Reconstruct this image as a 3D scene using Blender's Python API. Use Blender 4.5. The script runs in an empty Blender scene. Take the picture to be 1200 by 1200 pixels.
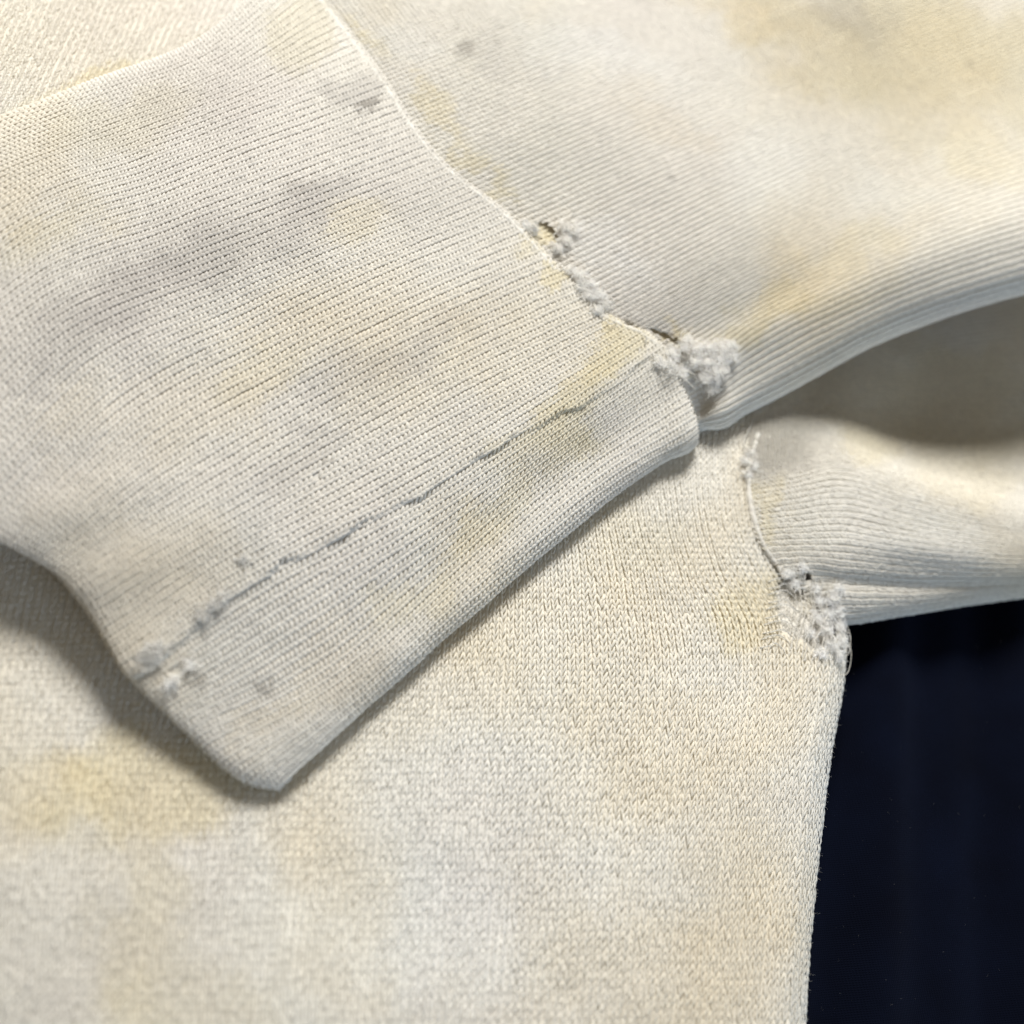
import bpy, math
import numpy as np
from mathutils import Matrix

sc = bpy.context.scene
rng = np.random.default_rng(7)
MM = 0.001

# ------------------------------------------------------------------ camera
THETA = math.radians(31)                     # lean of the view from straight down
G = np.array([0.60, 0.80])                   # far side of the table, in picture axes
DIST = 0.200
TARGET = np.array([0.0, 0.0, 0.010])
FPX = 600 / math.tan(math.radians(25.5))     # focal length in photo pixels
back = np.array([-math.sin(THETA) * G[0], -math.sin(THETA) * G[1], math.cos(THETA)])
ax = np.array([G[1], -G[0], 0.0])            # lean axis
ca, sa = math.cos(THETA), math.sin(THETA)


def rotv(v):
    v = np.array(v, float)
    return v * ca + np.cross(ax, v) * sa + ax * np.dot(ax, v) * (1 - ca)


if np.dot(rotv((0, 0, 1)), back) < 0.999:
    sa = -sa
RC = np.stack([rotv((1, 0, 0)), rotv((0, 1, 0)), rotv((0, 0, 1))], axis=1)
CP = TARGET + back * DIST
cam_d = bpy.data.cameras.new('camera')
cam = bpy.data.objects.new('camera', cam_d)
sc.collection.objects.link(cam)
m4 = Matrix.Identity(4)
for i in range(3):
    for j in range(3):
        m4[i][j] = RC[i, j]
    m4[i][3] = CP[i]
cam.matrix_world = m4
cam_d.sensor_width = 36
cam_d.lens = 36 * FPX / 1200
cam_d.clip_start = 0.005
cam_d.clip_end = 10
cam_d.dof.use_dof = True
cam_d.dof.focus_distance = 0.199
cam_d.dof.aperture_fstop = 8.2
cam_d.dof.aperture_blades = 0
sc.camera = cam

# ------------------------------------------------------------------ light
w = bpy.data.worlds.new('World')
sc.world = w
w.use_nodes = True
bg = w.node_tree.nodes['Background']
bg.inputs[0].default_value = (1.0, 0.87, 0.68, 1)
bg.inputs[1].default_value = 0.18


def area(name, pos, look, size, power, col):
    d = bpy.data.lights.new(name, 'AREA')
    d.shape = 'DISK'
    d.size = size
    d.energy = power
    d.color = col
    o = bpy.data.objects.new(name, d)
    sc.collection.objects.link(o)
    z = np.array(pos, float) - np.array(look, float)
    from mathutils import Vector
    o.location = pos
    o.rotation_euler = Vector(z).to_track_quat('Z', 'Y').to_euler()
    return o


area('room_lamp', (0.03, 0.56, 0.49), (0, 0, 0.01), 0.24, 9.4, (1.0, 0.975, 0.925))
area('window_light', (0.36, -0.60, 0.20), (0.02, 0, 0.01), 0.26, 2.1, (0.56, 0.76, 1.0))
sc.view_settings.view_transform = 'Standard'
sc.view_settings.look = 'None'
sc.view_settings.exposure = -0.04
sc.view_settings.gamma = 1.0
sc.cycles.use_denoising = True
sc.cycles.max_bounces = 14
sc.cycles.diffuse_bounces = 12


# ------------------------------------------------------------------ maths helpers
def P(px, py, z):
    """photo pixel + height in mm -> point in the place"""
    d = RC @ np.array([(px - 600) / FPX, (600 - py) / FPX, -1.0])
    t = (z * MM - CP[2]) / d[2]
    return CP + t * d


def proj(p):
    q = (p - CP) @ RC
    return np.stack([600 + FPX * q[..., 0] / -q[..., 2], 600 - FPX * q[..., 1] / -q[..., 2]], -1)


def vnoise(x, y, seed):
    r = np.random.default_rng(seed)
    T = r.random((64, 64))
    xi, yi = np.floor(x).astype(int), np.floor(y).astype(int)
    fx, fy = x - xi, y - yi
    fx, fy = fx * fx * (3 - 2 * fx), fy * fy * (3 - 2 * fy)
    a, b = T[xi % 64, yi % 64], T[(xi + 1) % 64, yi % 64]
    c, d = T[xi % 64, (yi + 1) % 64], T[(xi + 1) % 64, (yi + 1) % 64]
    return (a * (1 - fx) + b * fx) * (1 - fy) + (c * (1 - fx) + d * fx) * fy - 0.5


def fbm(x, y, seed, oct=3):
    s, amp = 0, 1
    for k in range(oct):
        s = s + amp * vnoise(x * 2 ** k + 7.3 * k, y * 2 ** k + 3.1 * k, seed + k)
        amp *= 0.5
    return s


def crom(C, n):
    """Catmull-Rom through C (k,...), n samples"""
    C = np.asarray(C, float)
    k = len(C)
    E = np.concatenate([[2 * C[0] - C[1]], C, [2 * C[-1] - C[-2]]])
    t = np.linspace(0, k - 1, n)
    i = np.minimum(t.astype(int), k - 2)
    f = (t - i).reshape((-1,) + (1,) * (C.ndim - 1))
    p0, p1, p2, p3 = E[i], E[i + 1], E[i + 2], E[i + 3]
    return 0.5 * (2 * p1 + (p2 - p0) * f + (2 * p0 - 5 * p1 + 4 * p2 - p3) * f ** 2 + (3 * p1 - p0 - 3 * p2 + p3) * f ** 3)


def resample_axis0(S, n):
    """even spacing along axis 0, by the mean arc length over axis 1"""
    d = np.linalg.norm(np.diff(S, axis=0), axis=-1).mean(1)
    L = np.concatenate([[0], np.cumsum(d)])
    t = np.interp(np.linspace(0, L[-1], n), L, np.arange(len(L)))
    i = np.minimum(t.astype(int), len(L) - 2)
    f = (t - i)[:, None, None]
    return S[i] * (1 - f) + S[i + 1] * f, L[-1]


def poly_dist(pts, line):
    """distance and side (+ = left of travel in y-down picture) of pts (...,2) to a polyline; also fraction along it"""
    best = np.full(pts.shape[:-1], 1e9)
    side = np.zeros(pts.shape[:-1])
    frac = np.zeros(pts.shape[:-1])
    line = np.asarray(line, float)
    n = len(line) - 1
    for k in range(n):
        a, b = line[k], line[k + 1]
        ab = b - a
        t = np.clip(((pts - a) @ ab) / (ab @ ab), 0, 1)
        q = a + t[..., None] * ab
        d = np.linalg.norm(pts - q, axis=-1)
        cr = ab[0] * (pts[..., 1] - a[1]) - ab[1] * (pts[..., 0] - a[0])
        m = d < best
        best = np.where(m, d, best)
        side = np.where(m, np.sign(-cr), side)
        frac = np.where(m, (k + t) / n, frac)
    return best, side, frac


class Surf:
    """a draped sheet: grid of points, wales run along axis 1"""
    N = 520

    def __init__(s, net, displace=None):
        W = np.array([[P(*c) for c in row] for row in net])
        S = crom(W, s.N)
        S = crom(S.transpose(1, 0, 2), s.N).transpose(1, 0, 2)
        S, s.Lb = resample_axis0(S, s.N)
        T, s.La = resample_axis0(S.transpose(1, 0, 2), s.N)
        s.S = T.transpose(1, 0, 2)
        s.norm()
        if displace is not None:
            h = displace(s)
            s.S = s.S + s.Nn * h[..., None] * MM
            s.norm()

    def norm(s):
        du = np.gradient(s.S, axis=0)
        dv = np.gradient(s.S, axis=1)
        n = np.cross(dv, du)
        n /= np.linalg.norm(n, axis=-1, keepdims=True) + 1e-12
        if n[s.N // 2, s.N // 2, 2] < 0:
            n = -n
        s.Nn = n

    def at(s, u, v):
        x = np.clip(u, 0, 1) * (s.N - 1)
        y = np.clip(v, 0, 1) * (s.N - 1)
        i = np.minimum(x.astype(int), s.N - 2)
        j = np.minimum(y.astype(int), s.N - 2)
        f = (x - i)[..., None]
        g = (y - j)[..., None]

        def lp(A):
            return (A[i, j] * (1 - f) + A[i + 1, j] * f) * (1 - g) + (A[i, j + 1] * (1 - f) + A[i + 1, j + 1] * f) * g
        n = lp(s.Nn)
        return lp(s.S), n / (np.linalg.norm(n, axis=-1, keepdims=True) + 1e-12)


# ------------------------------------------------------------------ materials
def new_mat(name):
    m = bpy.data.materials.new(name)
    m.use_nodes = True
    return m, m.node_tree.nodes, m.node_tree.links


def cloth_mat(name, bump=0.35, scale=5200, sheen=0.12, rough=0.95, trans=0.12):
    m, n, l = new_mat(name)
    b = n['Principled BSDF']
    b.inputs['Roughness'].default_value = rough
    b.inputs['Specular IOR Level'].default_value = 0.12
    b.inputs['Sheen Weight'].default_value = sheen
    b.inputs['Sheen Roughness'].default_value = 0.6
    at = n.new('ShaderNodeAttribute')
    at.attribute_name = 'dye'
    tc = n.new('ShaderNodeTexCoord')
    nz = n.new('ShaderNodeTexNoise')
    nz.inputs['Scale'].default_value = scale
    nz.inputs['Detail'].default_value = 3
    l.new(tc.outputs['Object'], nz.inputs['Vector'])
    nz2 = n.new('ShaderNodeTexNoise')
    nz2.inputs['Scale'].default_value = 900
    nz2.inputs['Detail'].default_value = 2
    l.new(tc.outputs['Object'], nz2.inputs['Vector'])
    mr = n.new('ShaderNodeMapRange')
    mr.inputs['From Min'].default_value = 0.3
    mr.inputs['From Max'].default_value = 0.7
    mr.inputs['To Min'].default_value = 0.93
    mr.inputs['To Max'].default_value = 1.05
    l.new(nz2.outputs['Fac'], mr.inputs['Value'])
    mx = n.new('ShaderNodeVectorMath')
    mx.operation = 'SCALE'
    l.new(at.outputs['Color'], mx.inputs[0])
    l.new(mr.outputs['Result'], mx.inputs['Scale'])
    l.new(mx.outputs['Vector'], b.inputs['Base Color'])
    bp = n.new('ShaderNodeBump')
    bp.inputs['Strength'].default_value = bump
    bp.inputs['Distance'].default_value = 0.00012
    l.new(nz.outputs['Fac'], bp.inputs['Height'])
    l.new(bp.outputs['Normal'], b.inputs['Normal'])
    if trans > 0:
        t = n.new('ShaderNodeBsdfTranslucent')
        l.new(mx.outputs['Vector'], t.inputs['Color'])
        ms = n.new('ShaderNodeMixShader')
        ms.inputs[0].default_value = trans
        l.new(b.outputs[0], ms.inputs[1])
        l.new(t.outputs[0], ms.inputs[2])
        l.new(ms.outputs[0], n['Material Output'].inputs['Surface'])
    return m


M_YARN = cloth_mat('cotton_yarn', trans=0.15)
M_SHEET = cloth_mat('cotton_ground', bump=0.5, scale=2600, trans=0.05)
M_FLUFF = cloth_mat('cotton_fluff', bump=0.0, scale=4200, sheen=0.2, trans=0.0)


def navy_mat():
    m, n, l = new_mat('navy_jersey')
    b = n['Principled BSDF']
    b.inputs['Roughness'].default_value = 0.9
    b.inputs['Specular IOR Level'].default_value = 0.05
    b.inputs['Sheen Weight'].default_value = 0.02
    b.inputs['Sheen Tint'].default_value = (0.5, 0.6, 1, 1)
    tc = n.new('ShaderNodeTexCoord')
    wv = n.new('ShaderNodeTexWave')
    wv.wave_type = 'BANDS'
    wv.bands_direction = 'X'
    wv.inputs['Scale'].default_value = 640
    wv.inputs['Distortion'].default_value = 1.2
    wv.inputs['Detail'].default_value = 2
    wv2 = n.new('ShaderNodeTexWave')
    wv2.bands_direction = 'Y'
    wv2.inputs['Scale'].default_value = 780
    wv2.inputs['Distortion'].default_value = 1.5
    for k in (wv, wv2):
        l.new(tc.outputs['Object'], k.inputs['Vector'])
    mu = n.new('ShaderNodeMath')
    mu.operation = 'MULTIPLY'
    l.new(wv.outputs['Fac'], mu.inputs[0])
    l.new(wv2.outputs['Fac'], mu.inputs[1])
    nz = n.new('ShaderNodeTexNoise')
    nz.inputs['Scale'].default_value = 60
    nz.inputs['Detail'].default_value = 4
    l.new(tc.outputs['Object'], nz.inputs['Vector'])
    cr = n.new('ShaderNodeValToRGB')
    cr.color_ramp.elements[0].position = 0.3
    cr.color_ramp.elements[0].color = (0.0009, 0.0016, 0.0055, 1)
    cr.color_ramp.elements[1].position = 0.75
    cr.color_ramp.elements[1].color = (0.0018, 0.0034, 0.0110, 1)
    l.new(nz.outputs['Fac'], cr.inputs[0])
    l.new(cr.outputs[0], b.inputs['Base Color'])
    bp = n.new('ShaderNodeBump')
    bp.inputs['Strength'].default_value = 0.6
    bp.inputs['Distance'].default_value = 0.00015
    l.new(mu.outputs[0], bp.inputs['Height'])
    l.new(bp.outputs['Normal'], b.inputs['Normal'])
    return m


M_NAVY = navy_mat()


# ------------------------------------------------------------------ mesh helpers
def build(name, V, F, mat, parent=None, col=None, kind=None, smooth=True):
    V = np.ascontiguousarray(V, np.float32).reshape(-1, 3)
    F = np.ascontiguousarray(F, np.int32)
    k = F.shape[1]
    me = bpy.data.meshes.new(name)
    me.vertices.add(len(V))
    me.vertices.foreach_set('co', V.ravel())
    me.loops.add(F.size)
    me.loops.foreach_set('vertex_index', F.ravel())
    me.polygons.add(len(F))
    me.polygons.foreach_set('loop_start', np.arange(0, F.size, k, dtype=np.int32))
    me.update(calc_edges=True)
    me.polygons.foreach_set('use_smooth', np.full(len(F), smooth))
    if col is not None:
        a = me.color_attributes.new('dye', 'FLOAT_COLOR', 'POINT')
        c = np.ones((len(V), 4), np.float32)
        c[:, :3] = col
        a.data.foreach_set('color', c.ravel())
    me.materials.append(mat)
    o = bpy.data.objects.new(name, me)
    sc.collection.objects.link(o)
    if parent is not None:
        o.parent = parent
    if kind:
        o['kind'] = kind
    return o


def grid_faces(n, m, off=0):
    i, j = np.meshgrid(np.arange(n - 1), np.arange(m - 1), indexing='ij')
    a = (i * m + j).ravel() + off
    return np.stack([a, a + 1, a + m + 1, a + m], 1)


BASE = np.array([0.785, 0.765, 0.710])
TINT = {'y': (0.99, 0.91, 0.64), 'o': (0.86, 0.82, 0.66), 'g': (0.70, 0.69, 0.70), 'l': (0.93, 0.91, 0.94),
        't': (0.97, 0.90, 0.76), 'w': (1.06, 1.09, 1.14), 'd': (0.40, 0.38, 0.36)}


def dye(P3, stains_and_light, seed):
    """cloth colour with its stains: each stain and each painted light or shade a ragged blot with its own place and size"""
    q = proj(P3)
    x, y = q[..., 0], q[..., 1]
    wx = x + 46 * fbm(x / 48, y / 48, seed, 4)
    wy = y + 46 * fbm(x / 48, y / 48, seed + 9, 4)
    c = np.ones(P3.shape) * BASE
    # overall blotchiness of old cotton
    n1 = fbm(x / 190, y / 190, seed + 20, 4)
    n2 = fbm(x / 70, y / 70, seed + 30, 3)
    c *= (1 + 0.04 * n2)[..., None]
    k = np.clip(n1 * 1.0, 0, 1)[..., None]
    c = c * (1 - k) + c * np.array(TINT['t']) * k
    k = np.clip(-n1 * 0.7, 0, 1)[..., None]
    c = c * (1 - k) + c * np.array(TINT['l']) * k
    sk = np.random.default_rng(seed + 5)
    specks = [(sk.uniform(0, 1200), sk.uniform(0, 1200), sk.uniform(2, 4.5), sk.uniform(1.5, 3), sk.uniform(0, 180), sk.uniform(0.3, 0.7), 'd') for _ in range(22)]
    for (sx, sy, rx, ry, ang, st, ty) in list(stains_and_light) + specks:
        a = math.radians(ang)
        ux, uy = math.cos(a), -math.sin(a)
        X_, Y_ = (x, y) if rx < 6 else (wx, wy)
        d1 = ((X_ - sx) * ux + (Y_ - sy) * uy) / rx
        d2 = (-(X_ - sx) * uy + (Y_ - sy) * ux) / ry
        r = np.sqrt(d1 * d1 + d2 * d2)
        k = (0.68 if ty in 'yto' else 1.05 if ty in 'gl' else 0.8) * st * (1 / (1 + np.exp((r - 0.85) * 8.0)))
        c = c * (1 - k[..., None]) + c * np.array(TINT[ty]) * k[..., None]
    return np.clip(c, 0.02, 0.9)


def in_holes(q, holes, seed=3, grow=0.0):
    m = np.zeros(q.shape[:-1], bool)
    x, y = q[..., 0], q[..., 1]
    jx = 3.0 * vnoise(x / 5, y / 5, seed)
    jy = 3.0 * vnoise(x / 5, y / 5, seed + 1)
    for (hx, hy, rx, ry, ang) in holes:
        a = math.radians(ang)
        ux, uy = math.cos(a), -math.sin(a)
        d1 = ((x + jx - hx) * ux + (y + jy - hy) * uy) / (rx + grow)
        d2 = (-(x + jx - hx) * uy + (y + jy - hy) * ux) / (ry + grow)
        m |= d1 * d1 + d2 * d2 < 1
    return m


def sheet(name, S, parent, stains_and_light, seed, holes=(), drop=0.32, n=260, mat=None):
    u, v = np.meshgrid(np.linspace(0, 1, n), np.linspace(0, 1, n), indexing='ij')
    p, nn = S.at(u, v)
    p = p - nn * drop * MM
    F = grid_faces(n, n)
    col = dye(p, stains_and_light, seed)
    if len(holes):
        mid = proj(p.reshape(-1, 3)[F].mean(1))
        F = F[~in_holes(mid, holes)]
    return build(name, p, F, mat or M_SHEET, parent, col.reshape(-1, 3))


def stitches(S, parent, stains_and_light, seed, wale, course, holes=(), skew=0.0, rad=0.27, spread=0.22, amp=0.20, lift=0.0,
             cull=None, rib=0.0, gap=0.09, flip=1, u_rng=(0, 1), v_rng=(0, 1), jit=1.0, flat=0.72):
    """the knitted face: every stitch is two slanted yarn legs that dive under their neighbours"""
    r = np.random.default_rng(seed)
    nu = max(2, int(S.Lb / (wale * MM)))
    nv = max(2, int(S.La / (course * MM)))
    I, J, K = np.meshgrid(np.arange(nu), np.arange(nv), np.array([-1, 1]), indexing='ij')
    I, J, K = I.ravel(), J.ravel(), K.ravel()
    uc, vc = (I + 0.5) / nu, (J + 0.5) / nv
    keep = (uc > u_rng[0]) & (uc < u_rng[1]) & (vc > v_rng[0]) & (vc < v_rng[1])
    p, nn = S.at(uc, vc)
    q = proj(p)
    keep &= (q[:, 0] > -45) & (q[:, 0] < 1245) & (q[:, 1] > -45) & (q[:, 1] < 1245)
    view = CP - p
    view /= np.linalg.norm(view, axis=1, keepdims=True)
    keep &= (view * nn).sum(1) > -0.25
    if cull is not None:
        keep &= ~cull(q)
    if len(holes):
        keep &= ~in_holes(q, holes)
    I, J, K, uc, vc = I[keep], J[keep], K[keep], uc[keep], vc[keep]
    n = len(I)
    nt, na = 5, 3
    t = np.linspace(0, 1, nt)
    ang = np.radians(np.linspace(-100, 100, na))
    sn = np.sin(np.pi * t)
    jx = 0.05 * jit * r.standard_normal(n)
    jy = 0.10 * jit * r.standard_normal(n)
    jr = 1 + 0.10 * jit * r.standard_normal(n)
    jh = 0.06 * jit * r.standard_normal(n)
    # slow waver of wales and courses
    wav = 0.30 * jit * fbm(I * 0.35, J * 0.09, seed + 2, 2)
    wav2 = 0.5 * jit * fbm(I * 0.16, J * 0.14, seed + 4, 2)
    side = K * flip
    x0 = (side * gap)[:, None] + side[:, None] * spread * t[None]
    x0 = x0 + skew * (t[None] - 0.5) * flip
    yy = -0.42 + 1.5 * t[None] + np.zeros((n, 1))
    if skew:
        yy = yy * np.where(side * skew * flip > 0, 0.86, 1.06)[:, None]
    rr = 1.04 * rad * (0.55 + 0.45 * sn)[None] * jr[:, None]
    hh = (-0.12 + amp * sn)[None] + jh[:, None] + lift
    if rib:
        hh = hh + rib * np.where(I % 2 == 0, 1, -1)[:, None]
    cx = (I + 0.5 + jx + wav)[:, None] + x0
    cy = (J + 0.5 + jy + wav2)[:, None] + yy
    # yarn cross-section, across the leg
    X = cx[:, :, None] + rr[:, :, None] * np.sin(ang)[None, None]
    Y = cy[:, :, None] + np.zeros(na)
    H = (hh[:, :, None] + rr[:, :, None] * np.cos(ang)[None, None]) * wale * MM * flat
    p, nn = S.at(X / nu, Y / nv)
    V = p + nn * H[..., None]
    base = (np.arange(n) * nt * na)[:, None]
    F = (base + grid_faces(nt, na).reshape(1, -1)).reshape(-1, 4)
    pc, _ = S.at((I + 0.5) / nu, (J + 0.5) / nv)
    c = dye(pc + 0.45 * MM * r.standard_normal(pc.shape), stains_and_light, seed) * (1 + 0.035 * r.standard_normal(n))[:, None]
    c = np.repeat(np.clip(c, 0.02, 0.9), nt * na, axis=0)
    return build('knit_stitches', V, F, M_YARN, parent, c, kind='stuff')


def tubes(paths, radii, sides=4):
    """many thin strands: paths (n,k,3), radii (n,k)"""
    paths = np.asarray(paths)
    n, k, _ = paths.shape
    T = np.gradient(paths, axis=1)
    T /= np.linalg.norm(T, axis=-1, keepdims=True) + 1e-12
    ref = np.where(np.abs(T[..., 2:3]) > 0.9, np.array([1.0, 0, 0]), np.array([0, 0, 1.0]))
    A = np.cross(T, ref)
    A /= np.linalg.norm(A, axis=-1, keepdims=True) + 1e-12
    B = np.cross(T, A)
    an = np.arange(sides) * 2 * math.pi / sides
    V = paths[:, :, None] + radii[:, :, None, None] * (A[:, :, None] * np.cos(an)[None, None, :, None] + B[:, :, None] * np.sin(an)[None, None, :, None])
    i, j = np.meshgrid(np.arange(k - 1), np.arange(sides), indexing='ij')
    a = (i * sides + j).ravel()
    b = (i * sides + (j + 1) % sides).ravel()
    f = np.stack([a, b, b + sides, a + sides], 1)
    F = ((np.arange(n) * k * sides)[:, None] + f.reshape(1, -1)).reshape(-1, 4)
    return V.reshape(-1, 3), F


def curly(start, direc, length, k, r, curl=0.5, amp=None):
    """random crimped paths from start points"""
    n = len(start)
    d = direc / (np.linalg.norm(direc, axis=1, keepdims=True) + 1e-9)
    pts = [start]
    for s in range(k - 1):
        d = d + curl * r.standard_normal((n, 3))
        d /= np.linalg.norm(d, axis=1, keepdims=True)
        pts.append(pts[-1] + d * (length / (k - 1))[:, None])
    return np.stack(pts, 1)


def fuzz(S, parent, stains_and_light, seed, count, length=(0.3, 0.9), rad=0.011, u_rng=(0, 1), cull=None):
    """stray fibre ends standing off the cloth"""
    r = np.random.default_rng(seed)
    u, v = r.uniform(*u_rng, count * 4), r.random(count * 4)
    p, nn = S.at(u, v)
    q = proj(p)
    k = (q[:, 0] > -20) & (q[:, 0] < 1220) & (q[:, 1] > -20) & (q[:, 1] < 1220)
    view = CP - p
    view /= np.linalg.norm(view, axis=1, keepdims=True)
    k &= (view * nn).sum(1) > -0.5
    if cull is not None:
        k &= ~cull(q)
    idx = np.nonzero(k)[0][:count]
    p, nn = p[idx], nn[idx]
    d = nn + 1.0 * r.standard_normal(p.shape)
    L = r.uniform(*length, len(p)) * MM
    path = curly(p + nn * 0.2 * MM, d, L, 4, r, 0.5)
    rad_ = np.ones((len(p), 4)) * rad * MM * np.array([1, 1, 0.8, 0.4])
    V, F = tubes(path, rad_, 3)
    c = np.repeat(dye(p, stains_and_light, seed) * 1.05, 12, axis=0)
    return build('stray_fibres', V, F, M_FLUFF, parent, np.clip(c, 0, 0.9), kind='stuff', smooth=False)


def blob_mesh(c, rad, r, n=10, squash=0.7):
    """a lumpy little ball of matted cotton"""
    th = np.linspace(0, math.pi, n)
    ph = np.linspace(0, 2 * math.pi, 2 * n, endpoint=False)
    T, Ph = np.meshgrid(th, ph, indexing='ij')
    D = np.stack([np.sin(T) * np.cos(Ph), np.sin(T) * np.sin(Ph), np.cos(T)], -1)
    f = r.standard_normal((5, 3)) * 2.6
    o = r.random(5) * 6
    bump = sum(np.sin(D @ f[k] * (1 + 0.5 * k) + o[k]) / (1 + 0.5 * k) for k in range(5))
    R = rad * (1 + 0.13 * bump + 0.05 * r.standard_normal(bump.shape) * np.sin(T))
    V = c + D * R[..., None] * np.array([1, 1, squash])
    i, j = np.meshgrid(np.arange(n - 1), np.arange(2 * n), indexing='ij')
    a = (i * 2 * n + j).ravel()
    b = (i * 2 * n + (j + 1) % (2 * n)).ravel()
    return V.reshape(-1, 3), np.stack([a, b, b + 2 * n, a + 2 * n], 1)


def join(parts):
    Vs, Fs, off = [], [], 0
    for V, F in parts:
        Vs.append(V)
        Fs.append(F + off)
        off += len(V)
    return np.concatenate(Vs), np.concatenate(Fs)


def fray(name, parent, surfs, spots, seed, col=(0.92, 0.90, 0.86), fibres=240, yarns=6, fl=(0.6, 1.5), label=None):
    """matted cotton: small lumps round spots (px, py, rad mm[, lift]) on the sheets, under loose fibres and broken yarn ends"""
    r = np.random.default_rng(seed)
    parts, pts = [], []
    for sp in spots:
        x, y, rad = sp[:3]
        z = max(on(S, x, y) for S in surfs) + (sp[3] if len(sp) > 3 else 0.0)
        c0 = P(x, y, z)
        parts.append(blob_mesh(c0 - np.array([0, 0, 0.10 * rad * MM]), rad * 0.85 * MM, r, 9, 0.22))
        nf = int(fibres * 1.1)
        o = np.clip(r.standard_normal((nf, 2)), -1.9, 1.9) * rad * 1.0
        h = 0.42 * rad * np.exp(-(o * o).sum(1) / (1.6 * rad * rad)) * r.random(nf)
        d = r.standard_normal((nf, 3)) * np.array([1, 1, 0.35])
        d /= np.linalg.norm(d, axis=1, keepdims=True)
        pts.append((c0 + np.concatenate([o, h[:, None] + 0.05], 1) * MM, d))
    V, F = join(parts)
    tone = np.array(col)
    o = build(name, V, F, M_FLUFF, parent, np.tile(tone, (len(V), 1)))
    if label:
        o['label'] = label
    s = np.concatenate([a for a, b in pts])
    d = np.concatenate([b for a, b in pts])
    path = curly(s, d, r.uniform(*fl, len(s)) * MM, 7, r, 0.55)
    R = np.ones((len(s), 7)) * r.uniform(0.010, 0.026, (len(s), 1)) * MM * np.array([1, 1, 1, .95, .85, .7, .4])
    V, F = tubes(path, R, 3)
    c = np.repeat(tone * (1.06 + 0.05 * r.standard_normal((len(s), 1))), 21, axis=0)
    build('loose_fibres', V, F, M_FLUFF, o, np.clip(c, 0, 0.93), kind='stuff', smooth=False)
    ii = r.integers(0, len(s), 45 * len(spots))
    path = curly(s[ii], d[ii], r.uniform(1.0, 3.0, len(ii)) * MM, 12, r, 0.42)
    z0 = s[ii][:, None, 2]
    path[..., 2] = z0 + (path[..., 2] - z0) * 0.45
    R = np.ones((len(ii), 12)) * r.uniform(0.03, 0.085, (len(ii), 1)) * MM * np.linspace(1, 0.55, 12)
    V, F = tubes(path, R, 5)
    c = np.repeat(tone * (1.0 + 0.05 * r.standard_normal((len(ii), 1))), 60, axis=0)
    build('yarn_ends', V, F, M_FLUFF, o, np.clip(c, 0, .9), kind='stuff')
    return o


def thread(parent, pts, rad=0.13, col=(0.74, 0.72, 0.67), seed=1, name='thread', plies=2, wob=0.05):
    """one yarn through points (px,py,z): two plies twisted together, with a little fluff"""
    r = np.random.default_rng(seed)
    W = np.array([P(*c) for c in pts])
    L = np.linalg.norm(np.diff(W, axis=0), axis=1).sum()
    k = max(12, int(L / (0.16 * MM)))
    C = crom(W, k)
    C = C + np.cumsum(r.standard_normal((k, 3)), 0) * wob * 0.1 * MM
    T = np.gradient(C, axis=0)
    T /= np.linalg.norm(T, axis=1, keepdims=True)
    A = np.cross(T, [0.1, 0.2, 1.0])
    A /= np.linalg.norm(A, axis=1, keepdims=True)
    B = np.cross(T, A)
    ph = np.arange(k) * 0.9
    paths = []
    for m in range(plies):
        q = ph + m * 2 * math.pi / plies
        paths.append(C + rad * 0.55 * MM * (A * np.cos(q)[:, None] + B * np.sin(q)[:, None]))
    V, F = tubes(np.array(paths), np.ones((plies, k)) * rad * 0.62 * MM, 5)
    return build(name, V, F, M_YARN, parent, np.tile(np.array(col), (len(V), 1)))


def inward(a, b, d):
    v = np.array(b[:2], float) - np.array(a[:2], float)
    v /= np.linalg.norm(v)
    return (a[0] + v[0] * d, a[1] + v[1] * d)


def on(S, px, py):
    """height (mm) of the sheet where the photo pixel meets it"""
    if not hasattr(S, 'q'):
        S.q = proj(S.S)
    d = np.hypot(S.q[..., 0] - px, S.q[..., 1] - py)
    m = d < max(4.0, d.min() * 1.3)
    return S.S[..., 2][m].max() / MM


def edge_path(S, v, pts, dz):
    """points along the sheet's edge line v, from near the first to near the last of pts"""
    u = np.linspace(0, 1, 1500)
    p, n = S.at(u, np.full(1500, v))
    q = proj(p)
    i = [int(np.argmin(np.hypot(q[:, 0] - a, q[:, 1] - b) + 1e3 * (n[:, 2] < 0))) for a, b in pts]
    k = np.linspace(min(i), max(i), 14).astype(int)
    return p[k] + n[k] * dz * MM


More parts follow.
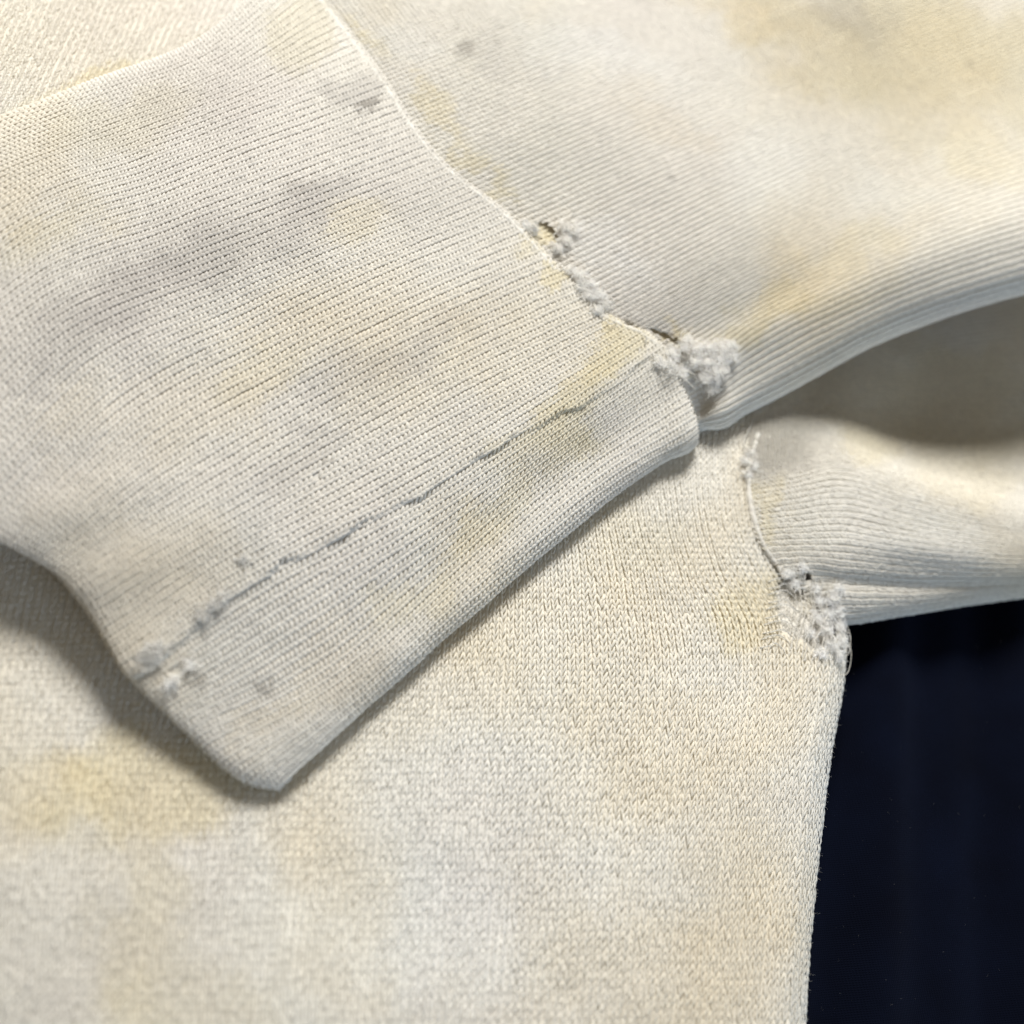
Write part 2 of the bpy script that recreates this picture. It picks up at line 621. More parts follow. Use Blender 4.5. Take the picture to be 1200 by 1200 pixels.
# ------------------------------------------------------------------ the navy cloth
def navy():
    a_, b_ = P(1090, 760, 0), P(1090, 1180, 0)
    NAVY_SLOPE = (a_[0] - b_[0]) / (a_[1] - b_[1])
    n = 140
    xs = np.linspace(-0.17, 0.22, n)
    ys = np.linspace(-0.20, 0.24, n)
    X, Y = np.meshgrid(xs, ys, indexing='ij')
    t = X - NAVY_SLOPE * Y
    Z = 0.0010 * np.sin(t * 2 * math.pi / 0.018 + 0.6) + 0.0014 * np.sin(t * 2 * math.pi / 0.033 + 2.2) - 0.0020
    Z += 0.0009 * fbm(t * 60, Y * 7, 5, 2) - 0.0015
    V = np.stack([X, Y, Z], -1)
    Vb = V - np.array([0, 0, 0.0012])
    F = np.concatenate([grid_faces(n, n), grid_faces(n, n, n * n)[:, ::-1]])
    o = build('navy_cloth', np.concatenate([V.reshape(-1, 3), Vb.reshape(-1, 3)]), F, M_NAVY)
    o['label'] = 'dark navy jersey cloth spread under the white sweatshirt'
    o['category'] = 'cloth'
    r = np.random.default_rng(77)
    k = 46
    q = np.stack([r.uniform(960, 1200, k), r.uniform(735, 1200, k)], 1)
    st = np.array([P(a, b, 0.0) for a, b in q])
    path = curly(st, r.standard_normal((k, 3)) * np.array([1, 1, 0.2]), r.uniform(0.2, 0.8, k) * MM, 6, r, 0.5)
    path[..., 2] = np.abs(path[..., 2]) * 0.2 + 0.0004
    Vv, Ff = tubes(path, np.full((k, 6), 0.010 * MM), 3)
    build('lint', Vv, Ff, M_FLUFF, o, np.full((len(Vv), 3), 0.12), kind='stuff')
    return o


navy()

# ------------------------------------------------------------------ the sweatshirt
shirt = bpy.data.objects.new('sweatshirt', None)
sc.collection.objects.link(shirt)
shirt['label'] = 'worn stained off-white knitted sweatshirt with frayed cuff seam lying on navy cloth'
shirt['category'] = 'sweatshirt'

# ---- waistband: the broad knitted band lying under everything
WY = [1300, 1100, 900, 790, 725, 670, 600, 520, 440, 300, 100, -130]
K = {}
K[-1] = [(-620, 5), (-600, 5), (-570, 5), (-545, 5), (-530, 5), (-515, 5), (-480, 5), (-430, 5), (-370, 5), (-270, 5), (-140, 4.4), (-30, 1.8)]
K[0] = [(-330, 5), (-315, 5), (-290, 5), (-270, 5), (-255, 5), (-240, 5), (-215, 5), (-170, 5), (-120, 5), (-40, 5), (60, 4.6), (160, 2.2)]
K[1] = [(-50, 6.2), (-40, 6.2), (-18, 6), (0, 5.8), (12, 5.6), (25, 5.5), (45, 5.5), (72, 5.5), (105, 5.5), (165, 5.8), (250, 5.2), (345, 2.6)]
K[2] = [(235, 6.6), (248, 6.4), (272, 6.0), (290, 5.6), (302, 5.5), (315, 5.4), (335, 5.4), (360, 5.4), (390, 5.4), (440, 5.4), (520, 5.6), (620, 5.6)]
K[3] = [(515, 6.6), (528, 6.4), (548, 6.2), (560, 6.0), (564, 5.9), (567, 5.8), (573, 5.6), (584, 5.5), (605, 5.4), (700, 5.4), (760, 5.4), (840, 5.4)]
K[4] = [(730, 7.4), (745, 7.4), (766, 7.4), (774, 7.2), (770, 7.0), (760, 6.9), (746, 6.7), (742, 6.4), (752, 6.0), (790, 5.4), (850, 5), (900, 5)]
K[5] = [(896, 7.4), (908, 7.4), (930, 7.4), (948, 7.2), (942, 7.0), (900, 7.0), (876, 7.2), (874, 7.2), (882, 6.6), (890, 5), (910, 5), (940, 5)]
K[6] = [(926, 6.2), (938, 6.2), (960, 6.2), (978, 6.0), (973, 5.9), (922, 5.8), (885, 6.2), (885, 6.2), (893, 5.5), (900, 4.5), (920, 4.5), (950, 4.5)]
K[7] = [(939, 3.4), (950, 3.4), (972, 3.4), (990, 3.4), (986, 3.6), (935, 3.8), (892, 4.6), (892, 4.6), (900, 4.4), (906, 4), (930, 4), (955, 4)]
K[8] = [(931, 0.8), (942, 0.8), (964, 0.8), (981, 0.9), (974, 1.2), (930, 2.4), (888, 3.4), (888, 3.4), (896, 3.4), (900, 3), (920, 3), (945, 3)]
wnet = [[(K[k][i][0], WY[i], K[k][i][1]) for i in range(len(WY))] for k in range(-1, 9)]


def wdisp(s):
    q = proj(s.S)
    x, y = q[..., 0], q[..., 1]
    h = 0.9 * fbm(x / 260, y / 260, 51, 2) + 0.35 * fbm(x / 90, y / 90, 53, 2)
    d = np.hypot((x - 930) / 60, (y - 705) / 70)
    return h * np.clip((1000 - x) / 120, 0.1, 1) - 0.5 * np.exp(-d * d)


W_STAIN_LIGHT = [(190, 920, 150, 75, 15, 0.75, 'y'), (60, 930, 90, 60, 0, 0.35, 'y'), (170, 1090, 60, 120, -10, 0.38, 'y'), (230, 1180, 140, 50, 0, 0.2, 'y'),
        (860, 1020, 70, 190, 8, 0.40, 't'), (760, 900, 190, 70, 20, 0.28, 't'), (880, 715, 50, 50, 0, 0.55, 'y'),
        (640, 1120, 45, 140, 0, 0.25, 't'), (520, 1000, 300, 200, 20, 0.6, 'w'), (480, 1080, 150, 110, 0, 0.4, 'w'), (640, 760, 110, 90, 0, 0.35, 'w'), (370, 1140, 90, 90, 0, 0.35, 'w'),  # blue-white blots paint cool window light onto the lower band
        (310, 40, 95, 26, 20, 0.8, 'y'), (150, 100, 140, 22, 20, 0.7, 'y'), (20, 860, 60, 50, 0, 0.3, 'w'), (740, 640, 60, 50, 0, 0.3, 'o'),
        (90, 30, 160, 90, 0, 0.3, 't'), (980, 900, 26, 300, 3, 0.4, 'w')]  # last strip paints the window's cool light along the right edge
W_HOLES = [(928, 712, 17, 40, 100 - 90 + 0), (962, 735, 20, 34, -15), (945, 680, 5, 6, 40)]
WS = Surf(wnet, wdisp)


def hid_w(q):   # deep under the cuff: never in view
    x, y = q[:, 0], q[:, 1]
    up = y < 930 - (x - 318) * 0.83 - 90
    low = y > 130 - x * 0.36 + 70
    left = (y < 600 + x * 0.95 - 60)
    return up & low & left & (x < 800) | ((x > 420) & (y < 400))


waist = sheet('waistband', WS, shirt, W_STAIN_LIGHT, 101, W_HOLES, drop=0.50, n=250)
LIN = Surf([[(x, y, on(WS, x, y) - 1.0 if x < 975 else 3.0) for y in (640, 680, 720, 760, 800)] for x in (880, 905, 930, 955, 976)])
lining = sheet('inner_layer', LIN, shirt, [], 151, (), drop=0.2, n=60)
lining['label'] = 'white inner layer showing through the tear in the waistband'
stitches(LIN, lining, [], 151, 1.2, 1.0, rad=0.2, spread=0.26)
waist['label'] = 'broad stained waistband with coarse open knit, lying flat below the cuff'
stitches(WS, waist, W_STAIN_LIGHT, 101, 1.26, 1.08, W_HOLES, skew=0.06, rad=0.148, spread=0.31, amp=0.24, cull=hid_w, gap=0.07, jit=0.9, flat=0.66)
fuzz(WS, waist, W_STAIN_LIGHT, 102, 3500, rad=0.009, cull=hid_w)
fuzz(WS, waist, W_STAIN_LIGHT, 103, 1700, length=(0.4, 1.3), rad=0.011, u_rng=(0.90, 1.0))

# ---- body panel: rolls out of the waistband seam to the right
bnet = [
    [(893, 400, 5.6), (935, 385, 5.5), (980, 360, 3.0), (1080, 320, 0.2), (1180, 290, 0.2), (1300, 260, 0.2)],
    [(882, 462, 6.6), (928, 452, 7.0), (980, 430, 4.0), (1075, 410, 0.2), (1180, 395, 0.2), (1300, 385, 0.2)],
    [(878, 505, 7.0), (930, 495, 7.4), (984, 476, 5.0), (1078, 488, 0.6), (1180, 500, 0.6), (1300, 500, 0.6)],
    [(875, 538, 7.2), (930, 526, 7.8), (986, 512, 7.0), (1074, 538, 5.2), (1180, 560, 5.0), (1300, 567, 5.0)],
    [(879, 566, 7.2), (930, 556, 8.2), (988, 545, 9.2), (1070, 570, 10.2), (1180, 596, 10.4), (1300, 604, 10.4)],
    [(879, 600, 7.4), (932, 592, 8.6), (992, 586, 10.0), (1075, 606, 11.0), (1180, 626, 11.2), (1300, 630, 11.2)],
    [(890, 635, 7.4), (940, 632, 8.4), (994, 632, 9.8), (1080, 645, 10.6), (1180, 653, 10.8), (1300, 652, 10.8)],
    [(908, 662, 7.0), (950, 660, 7.8), (994, 664, 8.4), (1085, 672, 8.8), (1180, 673, 9.4), (1300, 668, 9.6)],
    [(925, 686, 6.2), (960, 680, 6.6), (992, 682, 6.6), (1085, 687, 6.8), (1180, 684, 7.6), (1300, 676, 8.0)],
    [(938, 700, 5.4), (965, 698, 6.0), (996, 698, 6.4), (1085, 698, 6.4), (1180, 690, 6.6), (1300, 679, 6.8)],
    [(950, 718, 3.8), (970, 719, 4.6), (1001, 719, 5.0), (1085, 711, 5.0), (1180, 697, 5.0), (1300, 683, 5.0)],
    [(955, 724, 2.0), (972, 730, 2.6), (1003, 731, 2.8), (1085, 718, 2.8), (1180, 702, 2.8), (1300, 686, 2.8)],
    [(950, 712, 0.8), (970, 718, 0.8), (1000, 719, 0.8), (1085, 706, 0.8), (1180, 692, 0.8), (1300, 678, 0.8)],
]


def bdisp(s):
    q = proj(s.S)
    x, y = q[..., 0], q[..., 1]
    return 0.5 * fbm(x / 120, y / 70, 61, 2) + 0.3 * np.sin((y - 0.25 * x) / 11) * np.exp(-((x - 1090) / 90) ** 2 - ((y - 655) / 26) ** 2)


B_STAIN_LIGHT = [(1110, 470, 160, 80, 0, 0.6, 'o'), (1010, 520, 40, 26, -30, 0.35, 'y'), (1140, 440, 90, 40, 20, 0.35, 't'), (1000, 610, 90, 40, 0, 0.3, 'w'), (1120, 640, 120, 40, 0, 0.4, 'w'), (1150, 560, 100, 30, 0, 0.2, 'y'),  # olive paints shade into the hollow; blue-white paints window light on the roll
        (890, 600, 14, 50, 0, 0.5, 'y'), (940, 480, 50, 40, 0, 0.5, 'w')]  # last blot paints in the cool-lit patch beside the seam
B_HOLES = [(946, 676, 5, 7, 50), (930, 712, 17, 40, 10), (962, 735, 20, 34, -15)]
BS = Surf(bnet, bdisp)
body = sheet('body_panel', BS, shirt, B_STAIN_LIGHT, 111, B_HOLES, drop=0.22, n=180)
body['label'] = 'body fabric rolling up beside the frayed waistband seam, partly shaded by the sleeve'
stitches(BS, body, B_STAIN_LIGHT, 111, 1.22, 0.95, B_HOLES, skew=0.22, rad=0.21, spread=0.27, amp=0.22, jit=0.7)
fuzz(BS, body, B_STAIN_LIGHT, 112, 1500, rad=0.008)

# ---- cuff
C_OPEN = [(-350, 262, 15.5), (-230, 400, 17.5), (-125, 530, 17.2), (-8, 628, 16.2), (82, 688, 14.5), (146, 786, 12.8), (228, 868, 10.6), (281, 912, 9.6), (324, 925, 8.2)]
C_ROWS = [
    [(-100, 184, 16), (100, 104, 15.5), (240, 48, 15.5), (345, -45, 15)],
    [(20, 232, 19.5), (160, 177, 19), (300, 122, 18.6), (433, 70, 17.6)],
    [(60, 362, 19.2), (220, 296, 18.8), (370, 237, 18.4), (511, 181, 17.8)],
    [(150, 472, 18.2), (310, 388, 17.8), (460, 318, 17.5), (600, 258, 17.2)],
    [(232, 598, 16.5), (400, 500, 16.6), (552, 422, 16.5), (692, 358, 16.2)],
    [(300, 680, 14.6), (483, 582, 15.2), (630, 492, 15.4), (767, 402, 15.4)],
    [(390, 781, 11.0), (532, 660, 11.6), (670, 543, 12.0), (795, 460, 12.6)],
    [(416, 812, 9.8), (556, 691, 10.4), (695, 575, 10.8), (814, 500, 11.0)],
    [(430, 828, 8.0), (570, 708, 8.2), (708, 592, 8.6), (814, 518, 8.6)],
]
cnet = []
for E, R in zip(C_OPEN, C_ROWS):
    a = inward(E, R[0], 24)
    row = [(a[0], a[1], max(6.9, E[2] - 5.0)), (E[0], E[1], max(7.0, E[2] - 2.5)), (a[0], a[1], E[2])]
    b = inward(R[-1], R[-2], 11)
    row += [R[0], R[1], R[2], (b[0], b[1], R[3][2] + 0.05), (R[3][0] + 2, R[3][1], R[3][2] - 0.6)]
    cnet.append(row)
first, last = cnet[0], cnet[-1]
far1 = [(x + 2, y + 4, z - 3.0) for x, y, z in first]
far2 = [(x + 40, y + 60, z - 4.6) for x, y, z in first]
un1 = [(x - 4, y - 5, 7.0) for x, y, z in last]
un2 = [(x - 26, y - 24, 6.7) for x, y, z in last]
un3 = [(x - 70, y - 60, 6.9) for x, y, z in last]
cnet = [far2, far1] + cnet + [un1, un2, un3]
CREASE = [(140, 800), (170, 789), (220, 746), (260, 708), (300, 683), (330, 663), (370, 647), (400, 626), (450, 603), (483, 585), (513, 568), (567, 537), (597, 512),
          (630, 500), (680, 477), (730, 443), (756, 425)]


PINCH = [(812, 440), (820, 462), (823, 485), (826, 516)]


def cdisp(s):
    q = proj(s.S)
    x, y = q[..., 0], q[..., 1]
    h = 0.8 * fbm(x / 200, y / 160, 71, 2) + 0.22 * fbm(x / 60, y / 45, 73, 2)
    wob = 3.2 * np.sin(x / 17 + 0.6) + 2.2 * np.sin(x / 7.3)
    d, sd, fr = poly_dist(q + np.stack([wob * 0.4, wob * 0.6], -1) * np.clip((x - 260) / 60, 0.2, 1)[..., None], CREASE)
    env = np.interp(fr, [0, 0.10, 0.3, 0.5, 0.75, 0.93, 1], [0.9, 1.0, 0.75, 0.8, 0.75, 0.6, 0.4])
    env = env * (1 + 0.5 * np.sin(fr * 46) * (fr > 0.25))
    up = np.where(sd > 0, 0.34 * np.exp(-(d / 36) ** 2), -0.16 * np.exp(-(d / 24)))
    facing = s.Nn[..., 2] > 0.2
    h = h + np.where(facing, up * env, 0)
    ds, _, _ = poly_dist(q, PINCH)
    h = h + np.where(s.Nn[..., 2] > -0.3, 0.9 * np.exp(-((ds - 26) / 16) ** 2) - 0.8 * np.exp(-(ds / 9) ** 2), 0)
    # soft folds running to the opening
    h = h + 0.45 * np.sin((x * 0.42 + y * 0.9) / 17) * np.exp(-((x - 120) / 110) ** 2 - ((y - 640) / 70) ** 2)
    return h


C_STAIN_SHADE = [(300, 380, 620, 420, 30, 0.30, 'g'), (250, 300, 260, 70, 22, 0.25, 'g'), (600, 400, 120, 50, 30, 0.2, 'o'), (715, 430, 75, 34, 30, 0.85, 'y'), (640, 520, 70, 34, 35, 0.65, 'y'), (560, 600, 60, 28, 40, 0.45, 'y'), (690, 480, 70, 40, 35, 0.40, 'o'), (480, 690, 60, 30, 40, 0.35, 'y'),
        (240, 470, 130, 60, 25, 0.40, 't'), (300, 440, 60, 40, 20, 0.3, 'y'), (60, 270, 80, 36, 20, 0.35, 'y'), (180, 330, 190, 34, 22, 0.40, 'g'), (60, 420, 80, 30, 25, 0.3, 'g'), (430, 430, 140, 30, 25, 0.35, 'g'), (340, 540, 100, 24, 30, 0.3, 'g'),
        (360, 230, 60, 34, 20, 0.35, 'g'), (432, 128, 16, 10, 25, 0.85, 'd'), (410, 108, 40, 26, -40, 0.45, 'g'), (350, 215, 30, 14, 20, 0.3, 'd'), (150, 145, 110, 40, 20, 0.4, 'o'), (350, 30, 34, 50, -40, 0.55, 'o'),  # last olive blot tones the cuff just before the seam
        (630, 300, 34, 22, 25, 0.5, 'y'), (656, 330, 16, 8, 25, 0.8, 'y'), (410, 270, 50, 30, 20, 0.4, 'y'), (390, 790, 90, 50, 40, 0.40, 't'), (300, 850, 60, 36, 40, 0.4, 't'), (280, 620, 70, 60, 40, 0.3, 'w'), (530, 330, 80, 40, 25, 0.25, 'w'), (300, 100, 70, 34, 20, 0.3, 'l'),
        (85, 480, 60, 40, 30, 0.35, 't'), (100, 600, 80, 60, 35, 0.3, 't'), (370, 558, 7, 6, 0, 0.6, 'd'), (310, 783, 9, 5, 20, 0.6, 'd'), (212, 788, 12, 5, 35, 0.5, 'd'), (284, 657, 7, 6, 0, 0.5, 'd'), (162, 777, 7, 5, -30, 0.6, 'd'), (240, 142, 5, 6, 0, 0.5, 'd')]  # dark spots at the small holes paint the shade in their pits
C_HOLES = [(370, 560, 4, 6, 30), (283, 657, 6, 5, 30), (310, 783, 9, 4, 15), (212, 788, 12, 5, 35), (162, 776, 7, 4, -30), (247, 716, 5, 4, 40), (238, 728, 4, 3, 40),
           (634, 272, 14, 8, -45), (736, 380, 9, 3.5, -30)]
CS = Surf(cnet, cdisp)
cuff = sheet('cuff', CS, shirt, C_STAIN_SHADE, 121, C_HOLES[7:], drop=0.22, n=290)
cuff['label'] = 'finely ribbed stained cuff with a puckered lengthwise seam and a folded open end'
stitches(CS, cuff, C_STAIN_SHADE, 121, 1.50, 0.95, C_HOLES, skew=-0.27, rad=0.208, spread=0.26, amp=0.20, gap=0.10, v_rng=(0.0, 0.992), jit=0.45, flat=0.52)
fuzz(CS, cuff, C_STAIN_SHADE, 122, 3500, rad=0.008)
fuzz(CS, cuff, C_STAIN_SHADE, 123, 900, length=(0.4, 1.1), rad=0.010, u_rng=(0.70, 1.0))

# ---- sleeve: beyond the cuff seam
SEAM = [(345, -45, 15), (433, 70, 17.6), (511, 181, 17.8), (600, 258, 17.2), (692, 358, 16.2), (767, 402, 15.4), (806, 446, 13.4), (820, 478, 11.8)]
S_ROWS = [
    [(500, -110, 17), (720, -200, 19), (980, -310, 33), (1300, -440, 48)],
    [(590, 5, 19), (770, -70, 20), (1000, -165, 33), (1300, -290, 47)],
    [(665, 115, 19.6), (840, 40, 20.5), (1050, -45, 32), (1310, -150, 45)],
    [(750, 190, 19.5), (910, 120, 21.5), (1085, 45, 31), (1315, -55, 43)],
    [(830, 285, 19), (970, 215, 23.5), (1115, 145, 31.5), (1320, 55, 40)],
    [(875, 340, 18.6), (1000, 280, 25), (1130, 222, 33), (1330, 155, 39)],
    [(888, 385, 17.4), (1010, 325, 25.4), (1138, 275, 34), (1340, 214, 40)],
    [(896, 428, 15.2), (1018, 366, 23.6), (1144, 317, 32.4), (1342, 260, 38.4)],
]
snet = []
for E, R in zip(SEAM, S_ROWS):
    b = inward(E, R[0], 16)
    snet.append([(E[0] - 12, E[1] + 4, E[2] - 0.9), (b[0], b[1], E[2] - 0.15)] + R)
SIL = [(806, 498), (826, 505), (905, 467), (1025, 403), (1150, 357), (1345, 302)]
l_ = snet[-1]
un00 = [(x, y - 14, l[2] - (0.5, 0.7, 2.0, 2.2, 2.2, 2.2)[k]) for k, ((x, y), l) in enumerate(zip(SIL, l_))]
un0 = [(x, y, max(8.0, l[2] - (2.4, 3.0, 5.2, 5.6, 5.6, 5.6)[k])) for k, ((x, y), l) in enumerate(zip(SIL, l_))]
un1 = [(x - 2, y - 3, max(7.0, l[2] - 9.5)) for (x, y), l in zip(SIL, l_)]
un2 = [(x - 20, y - 45, max(6.8, l[2] - 11.5)) for (x, y), l in zip(SIL, l_)]
snet = snet + [un00, un0, un1, un2]


def sdisp(s):
    q = proj(s.S)
    x, y = q[..., 0], q[..., 1]
    h = 1.0 * fbm(x / 210, y / 170, 81, 2) + 0.25 * fbm(x / 70, y / 70, 83, 2)
    ds, _, _ = poly_dist(q, PINCH)
    h = h + np.where(s.Nn[..., 2] > -0.3, 0.8 * np.exp(-((ds - 26) / 16) ** 2) - 0.8 * np.exp(-(ds / 9) ** 2), 0)
    # shallow drag folds towards the worn corner
    h = h + 0.45 * np.exp(-((x - 900) / 130) ** 2) * np.sin((y + 0.45 * x - 770) / 15) * np.exp(-((y + 0.45 * x - 780) / 45) ** 2)
    return h


S_STAIN_LIGHT = [(533, 40, 9, 14, -50, 0.55, 'd'), (522, 10, 8, 6, 0, 0.45, 'd'), (560, 60, 30, 20, -40, 0.2, 'g'), (470, 50, 40, 30, 0, 0.4, 'w'), (700, 60, 110, 40, -20, 0.6, 'w'), (1130, 60, 190, 80, -25, 0.95, 'o'), (990, 20, 60, 40, -20, 0.4, 'g'), (1060, 130, 110, 40, -30, 0.35, 'o'),  # wide blue-white blot and upper-right olive paint in the fold's light and shade
        (860, 22, 80, 22, -25, 0.65, 't'), (950, 50, 130, 45, -30, 0.7, 'o'), (1060, 235, 70, 30, -10, 0.5, 'w'), (890, 190, 60, 50, 0, 0.5, 'w'), (780, 150, 70, 26, -25, 0.3, 't'), (980, 300, 70, 30, 15, 0.35, 'y'), (900, 370, 70, 26, 30, 0.6, 'y'),  # olive band is painted fold shade, blue-white lobes painted brightness
        (700, 290, 60, 22, -40, 0.45, 'w'), (960, 360, 90, 20, 25, 0.35, 'o'), (640, 272, 16, 12, 0, 0.8, 'y'), (790, 392, 30, 8, -25, 0.8, 'y'), (500, 130, 60, 9, -50, 0.5, 'y'), (570, 205, 60, 8, -42, 0.55, 'y'), (420, 30, 40, 9, -55, 0.5, 'y'),  # narrow yellow strips follow the seam groove
        (1150, 180, 70, 30, -20, 0.3, 'y'), (730, 330, 40, 30, 0, 0.3, 'w')]
S_HOLES = [(640, 272, 18, 9, -35), (741, 384, 12, 4, -32), (782, 396, 24, 4.5, -25)]
SS = Surf(snet, sdisp)
sleeve = sheet('sleeve', SS, shirt, S_STAIN_LIGHT, 131, S_HOLES, drop=0.18, n=240)
sleeve['label'] = 'smooth stained sleeve fabric above the frayed cuff seam, rolled under along its lower edge'
stitches(SS, sleeve, S_STAIN_LIGHT, 131, 1.36, 1.0, S_HOLES, skew=0.30, rad=0.20, spread=0.21, amp=0.22, gap=0.08, jit=0.5, flat=0.58)
fuzz(SS, sleeve, S_STAIN_LIGHT, 132, 2500, rad=0.008)

# ---- what shows through the holes: the seam allowance inside
allow_net = []
for i in range(2, 7):
    E, R = SEAM[i], S_ROWS[i]
    a = inward(E, C_ROWS[min(i, 5)][2], 26)
    b = inward(E, R[0], 34)
    allow_net.append([(a[0], a[1], E[2] - 2.4), (E[0], E[1], E[2] - 1.0), (b[0], b[1], E[2] - 1.2)])
AS = Surf(allow_net)
A_ST = [(x, y, 60, 60, 0, 0.9, 'y') for x, y in ((640, 275), (720, 370), (790, 400))]
allow = sheet('seam_allowance', AS, shirt, A_ST, 141, (), drop=0.2, n=80)
allow['label'] = 'yellowed inner layer showing through the holes in the cuff seam'
stitches(AS, allow, A_ST, 141, 0.95, 0.8, (), skew=0.2, rad=0.24, spread=0.2, amp=0.2)


# ---- the rounded edge of the cuff along the seam
def cord(name, parent, pts, rad, seed, col=(0.75, 0.74, 0.70), squash=None, label=None):
    r = np.random.default_rng(seed)
    W = np.array(pts)
    L = np.linalg.norm(np.diff(W, axis=0), axis=1).sum()
    k = max(16, int(L / (0.30 * MM)))
    C = crom(W, k)
    T = np.gradient(C, axis=0)
    T /= np.linalg.norm(T, axis=1, keepdims=True)
    A = np.cross(T, [0, 0, 1.0])
    A /= np.linalg.norm(A, axis=1, keepdims=True)
    B = np.cross(A, T)
    sides = 12
    an = np.arange(sides) * 2 * math.pi / sides
    s = np.arange(k) * 0.30
    R = rad * MM * (1 + 0.30 * fbm(s * 0.9, s * 0 + 3, seed, 3))[:, None] * (1 + 0.09 * r.standard_normal((k, sides)))
    V = C[:, None] + R[..., None] * (A[:, None] * np.cos(an)[None, :, None] + B[:, None] * np.sin(an)[None, :, None])
    i, j = np.meshgrid(np.arange(k - 1), np.arange(sides), indexing='ij')
    a = (i * sides + j).ravel()
    b = (i * sides + (j + 1) % sides).ravel()
    F = np.stack([a, b, b + sides, a + sides], 1)
    o = build(name, V, F, M_FLUFF, parent, np.tile(np.array(col), (k * sides, 1)))
    if label:
        o['label'] = label
    m = int(L / MM * 14)
    ii = r.integers(1, k - 1, m)
    aa = r.uniform(-0.6, math.pi + 0.6, m)
    d = A[ii] * np.cos(aa)[:, None] + B[ii] * np.sin(aa)[:, None]
    path = curly(C[ii] + d * rad * MM * 0.9, d * 0.5 + T[ii] * r.standard_normal((m, 1)), r.uniform(0.25, 0.8, m) * MM, 6, r, 0.5)
    Vv, Ff = tubes(path, np.ones((m, 6)) * 0.016 * MM * np.array([1, 1, 1, .9, .7, .4]), 3)
    build('loose_fibres', Vv, Ff, M_FLUFF, o, np.tile(np.array(col), (len(Vv), 1)), kind='stuff', smooth=False)
    return o


cord('seam_edge', shirt, edge_path(CS, 0.984, ((352, -30), (655, 312)), -0.60), 0.70, 31, col=(0.72, 0.705, 0.66), label='smooth rounded edge of the cuff along the upper part of the seam')
cord('seam_edge', shirt, edge_path(CS, 0.986, ((694, 360), (790, 415)), -0.58), 0.66, 32, col=(0.70, 0.675, 0.61))
cord('seam_edge', shirt, [P(x, y, on(BS, x, y) - 0.42) for x, y in ((888, 508), (884, 522), (880, 536), (877, 565), (881, 600), (893, 636), (909, 662))], 0.60, 33, col=(0.69, 0.67, 0.62),
     label='seam where the waistband meets the body fabric')

# ---- frayed places
CSS = (CS, SS)
WBS = (WS, BS)
fray('frayed_patch', shirt, CSS, [(672, 268, .7, .5), (661, 266, .65, .4), (664, 282, .55, .3), (654, 291, .4)], 41, col=(0.89, 0.87, 0.83), label='grey matted fluff beside the hole at the upper end of the fray')
fray('frayed_patch', shirt, CSS, [(617, 264, .45), (625, 268, .35)], 42, label='short frayed edge left of the seam hole')
fray('frayed_patch', shirt, CSS, [(670, 318, .6, .3), (682, 324, .75, .5), (693, 334, .85, .6), (702, 346, .8, .5), (690, 346, .7, .5), (707, 358, .6, .3), (681, 336, .6, .4), (699, 364, .5, .2)], 43, fibres=260,
     label='white cottony fluff bursting from the middle of the cuff seam')
fray('frayed_patch', shirt, CSS, [(772, 424, .7, .2), (785, 428, .75, .3), (800, 436, .65, .3), (788, 415, .75, .3), (802, 406, .8, .6), (818, 408, .9, .8), (832, 408, .9, .8), (846, 406, .8, .7), (857, 404, .6, .4), (857, 416, .65, .4),
                                  (845, 420, .9, .7), (830, 424, .9, .8), (815, 424, .8, .7), (838, 436, .75, .5), (826, 442, .6, .4), (848, 434, .55, .3), (806, 398, .5, .2)], 44, fibres=260, yarns=4, col=(.92, .90, .86),
     label='large grey-white fluffy tuft at the worn corner of the cuff seam')
fray('frayed_patch', shirt, CSS, [(834, 454, .4), (838, 447, .4)], 45, yarns=3, label='small fluff in the notch below the large tuft')
fray('frayed_patch', shirt, WBS, [(872, 540, .45), (879, 532, .45), (883, 546, .45), (876, 556, .35)], 46, yarns=4, label='small tuft on the waistband seam just under the cuff')
fray('frayed_patch', shirt, WBS, [(982, 690, .6, .2), (976, 702, .7, .3), (981, 716, .75, .3), (970, 720, .7, .4), (960, 704, .6, .2), (984, 735, .7, .3), (969, 738, .7, .4), (986, 752, .65, .3), (974, 756, .65, .3), (955, 690, .5),
                                  (957, 724, .6, .2), (982, 768, .55, .2), (940, 664, .4), (924, 672, .5), (931, 684, .45), (962, 766, .45, .1), (948, 742, .45)], 47, fibres=260, yarns=6, col=(0.93, 0.915, 0.88), fl=(0.6, 1.7),
     label='torn white fluffy edge at the corner of the waistband seam')
fray('frayed_patch', shirt, (CS,), [(169, 770, .5), (175, 763, .5), (182, 768, .4), (186, 757, .4)], 48, fibres=180, yarns=3, col=(.78, .77, .74), label='frayed end of the lengthwise seam at the cuff opening')
fray('frayed_patch', shirt, (CS,), [(198, 803, .35), (204, 797, .3), (222, 779, .35)], 49, fibres=120, yarns=2, label='lifted white yarn beside a small tear near the cuff opening')
fray('frayed_patch', shirt, (CS,), [(246, 712, .34), (254, 704, .36), (262, 697, .36), (237, 722, .32), (284, 655, .26)], 50, fibres=90, yarns=2, col=(.74, .73, .70), label='grey puckered stitches along the lengthwise seam')


def thr(surfs, pts, seed, rad=0.12, **kw):
    return thread(shirt, [(x, y, max(on(S, x, y) for S in surfs) + dz) for x, y, dz in pts], rad=rad, seed=seed, **kw)


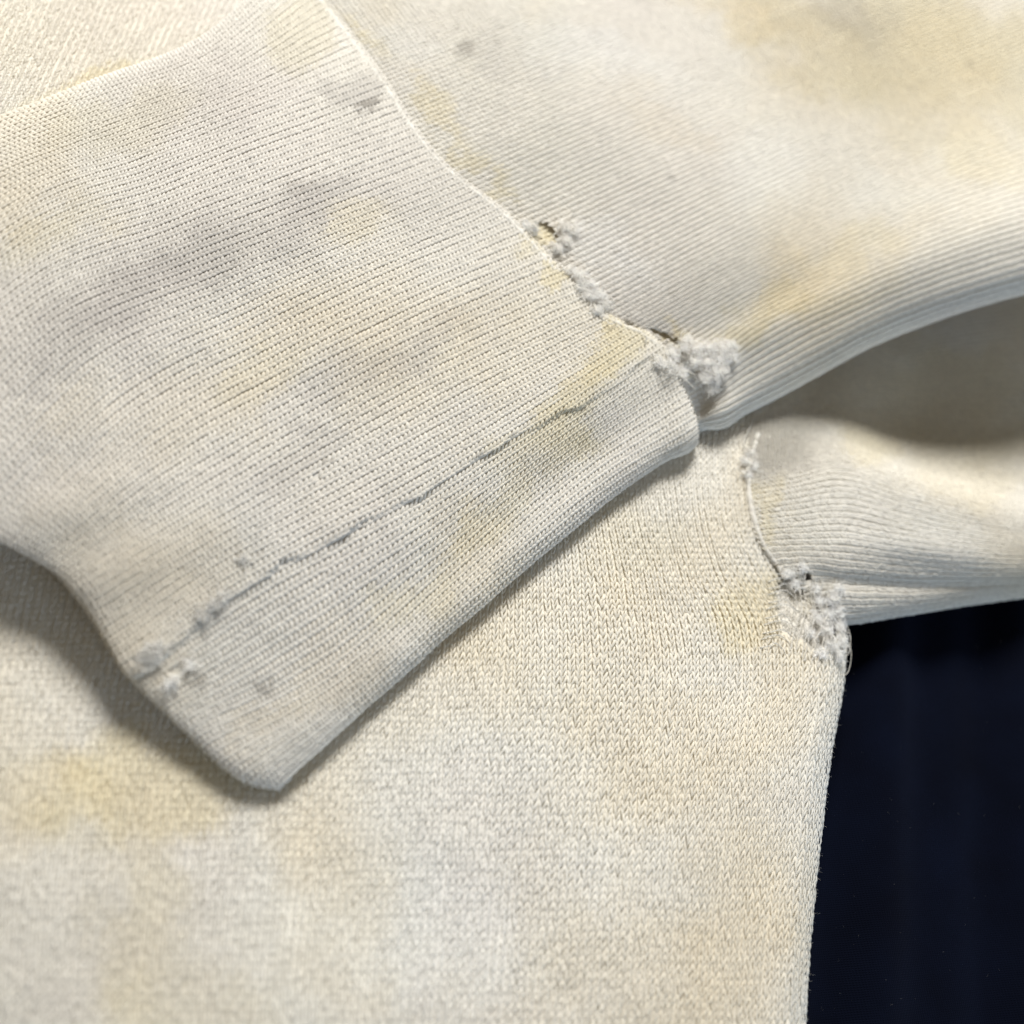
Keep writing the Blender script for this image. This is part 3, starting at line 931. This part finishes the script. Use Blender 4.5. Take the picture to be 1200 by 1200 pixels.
# ladder threads across the tear in the waistband, each a yarn of its own
rr_ = np.random.default_rng(5)
for k in range(10):
    y = 678 + k * 8.6 + rr_.uniform(-1.5, 1.5)
    x0 = 908 - max(0, k - 3) * 1.6
    L = rr_.uniform(0.8, 1.2)
    thr((WS,), [(x0 - 8, y + 3, .2), (x0 + 3, y - 1 + k % 2 * 2, .5), (x0 + 13 * L, y - 2, .4), (x0 + 22 * L, y + 4, .2), (x0 + 27 * L, y + 12, .1), (x0 + 25 * L, y + 20, -.3)], 60 + k, rad=0.10)
for k in range(6):
    x = 936 + k * 6 + rr_.uniform(-2, 2)
    thr((WS, BS), [(x + 3, 668 + k * 3, .2), (x + 1, 690 + k * 3, .3), (x + 3, 712 + k * 3, .3), (x - 4, 736 + k * 4, .3), (x - 10, 762 + k * 4, .2)], 80 + k, rad=0.11)
# yarn loops at the outer corner, against the navy cloth
for k, (a, b) in enumerate(((728, 764), (736, 756), (748, 785))):
    thread(shirt, [(985, a, 4.6), (992 + k, a + 5, 4.4), (996 + k * 0.8, (a + b) / 2, 4.0), (995, b, 3.4), (988, b + 8, 3.6)], rad=0.07, seed=90 + k)
# broken yarns in the cuff seam
for k, pts in enumerate((
        [(624, 262, .4), (630, 268, .9), (627, 276, .6), (619, 272, .3)],
        [(706, 372, .3), (708, 360, 1.0), (716, 358, 1.0), (714, 366, .4)],
        [(796, 440, .5), (806, 448, .9), (814, 456, .7), (809, 462, .3)],
        [(806, 436, .8), (814, 440, 1.0), (816, 452, .5)],
        [(160, 778, .3), (170, 786, .5), (182, 782, .3)],
        [(196, 800, .3), (206, 796, .8), (216, 786, .7), (222, 780, .3)])):
    thr(CSS, pts, 110 + k)
thr(WBS, [(884, 490, .3), (872, 520, .5), (884, 535, .6), (874, 556, .4)], 120)

# pulled loops and broken yarns straggling out of the frays
lr = np.random.default_rng(33)
for k, (x, y, S_) in enumerate([(676, 262, CSS), (655, 280, CSS), (668, 314, CSS), (690, 328, CSS), (708, 350, CSS), (704, 366, CSS), (722, 372, CSS), (752, 392, CSS), (770, 418, CSS), (784, 432, CSS), (806, 402, CSS), (826, 400, CSS),
                                (848, 402, CSS), (862, 410, CSS), (850, 428, CSS), (836, 442, CSS), (812, 440, CSS), (878, 548, WBS), (925, 676, WBS), (952, 694, WBS), (966, 712, WBS), (972, 736, WBS), (980, 752, WBS), (960, 752, WBS), (984, 700, WBS)]):
    a = lr.uniform(0, 2 * math.pi)
    L = lr.uniform(7, 13)
    pts, px_, py_ = [], x, y
    for m in range(5):
        pts.append((px_, py_, 0.15 + (0.7 if 0 < m < 4 else 0.1) * lr.uniform(0.5, 1.1)))
        a += lr.uniform(0.4, 1.1)
        px_ += math.cos(a) * L * 0.45
        py_ += math.sin(a) * L * 0.45
    thr(S_, pts, 200 + k, rad=lr.uniform(0.07, 0.12), col=(0.86, 0.84, 0.79))
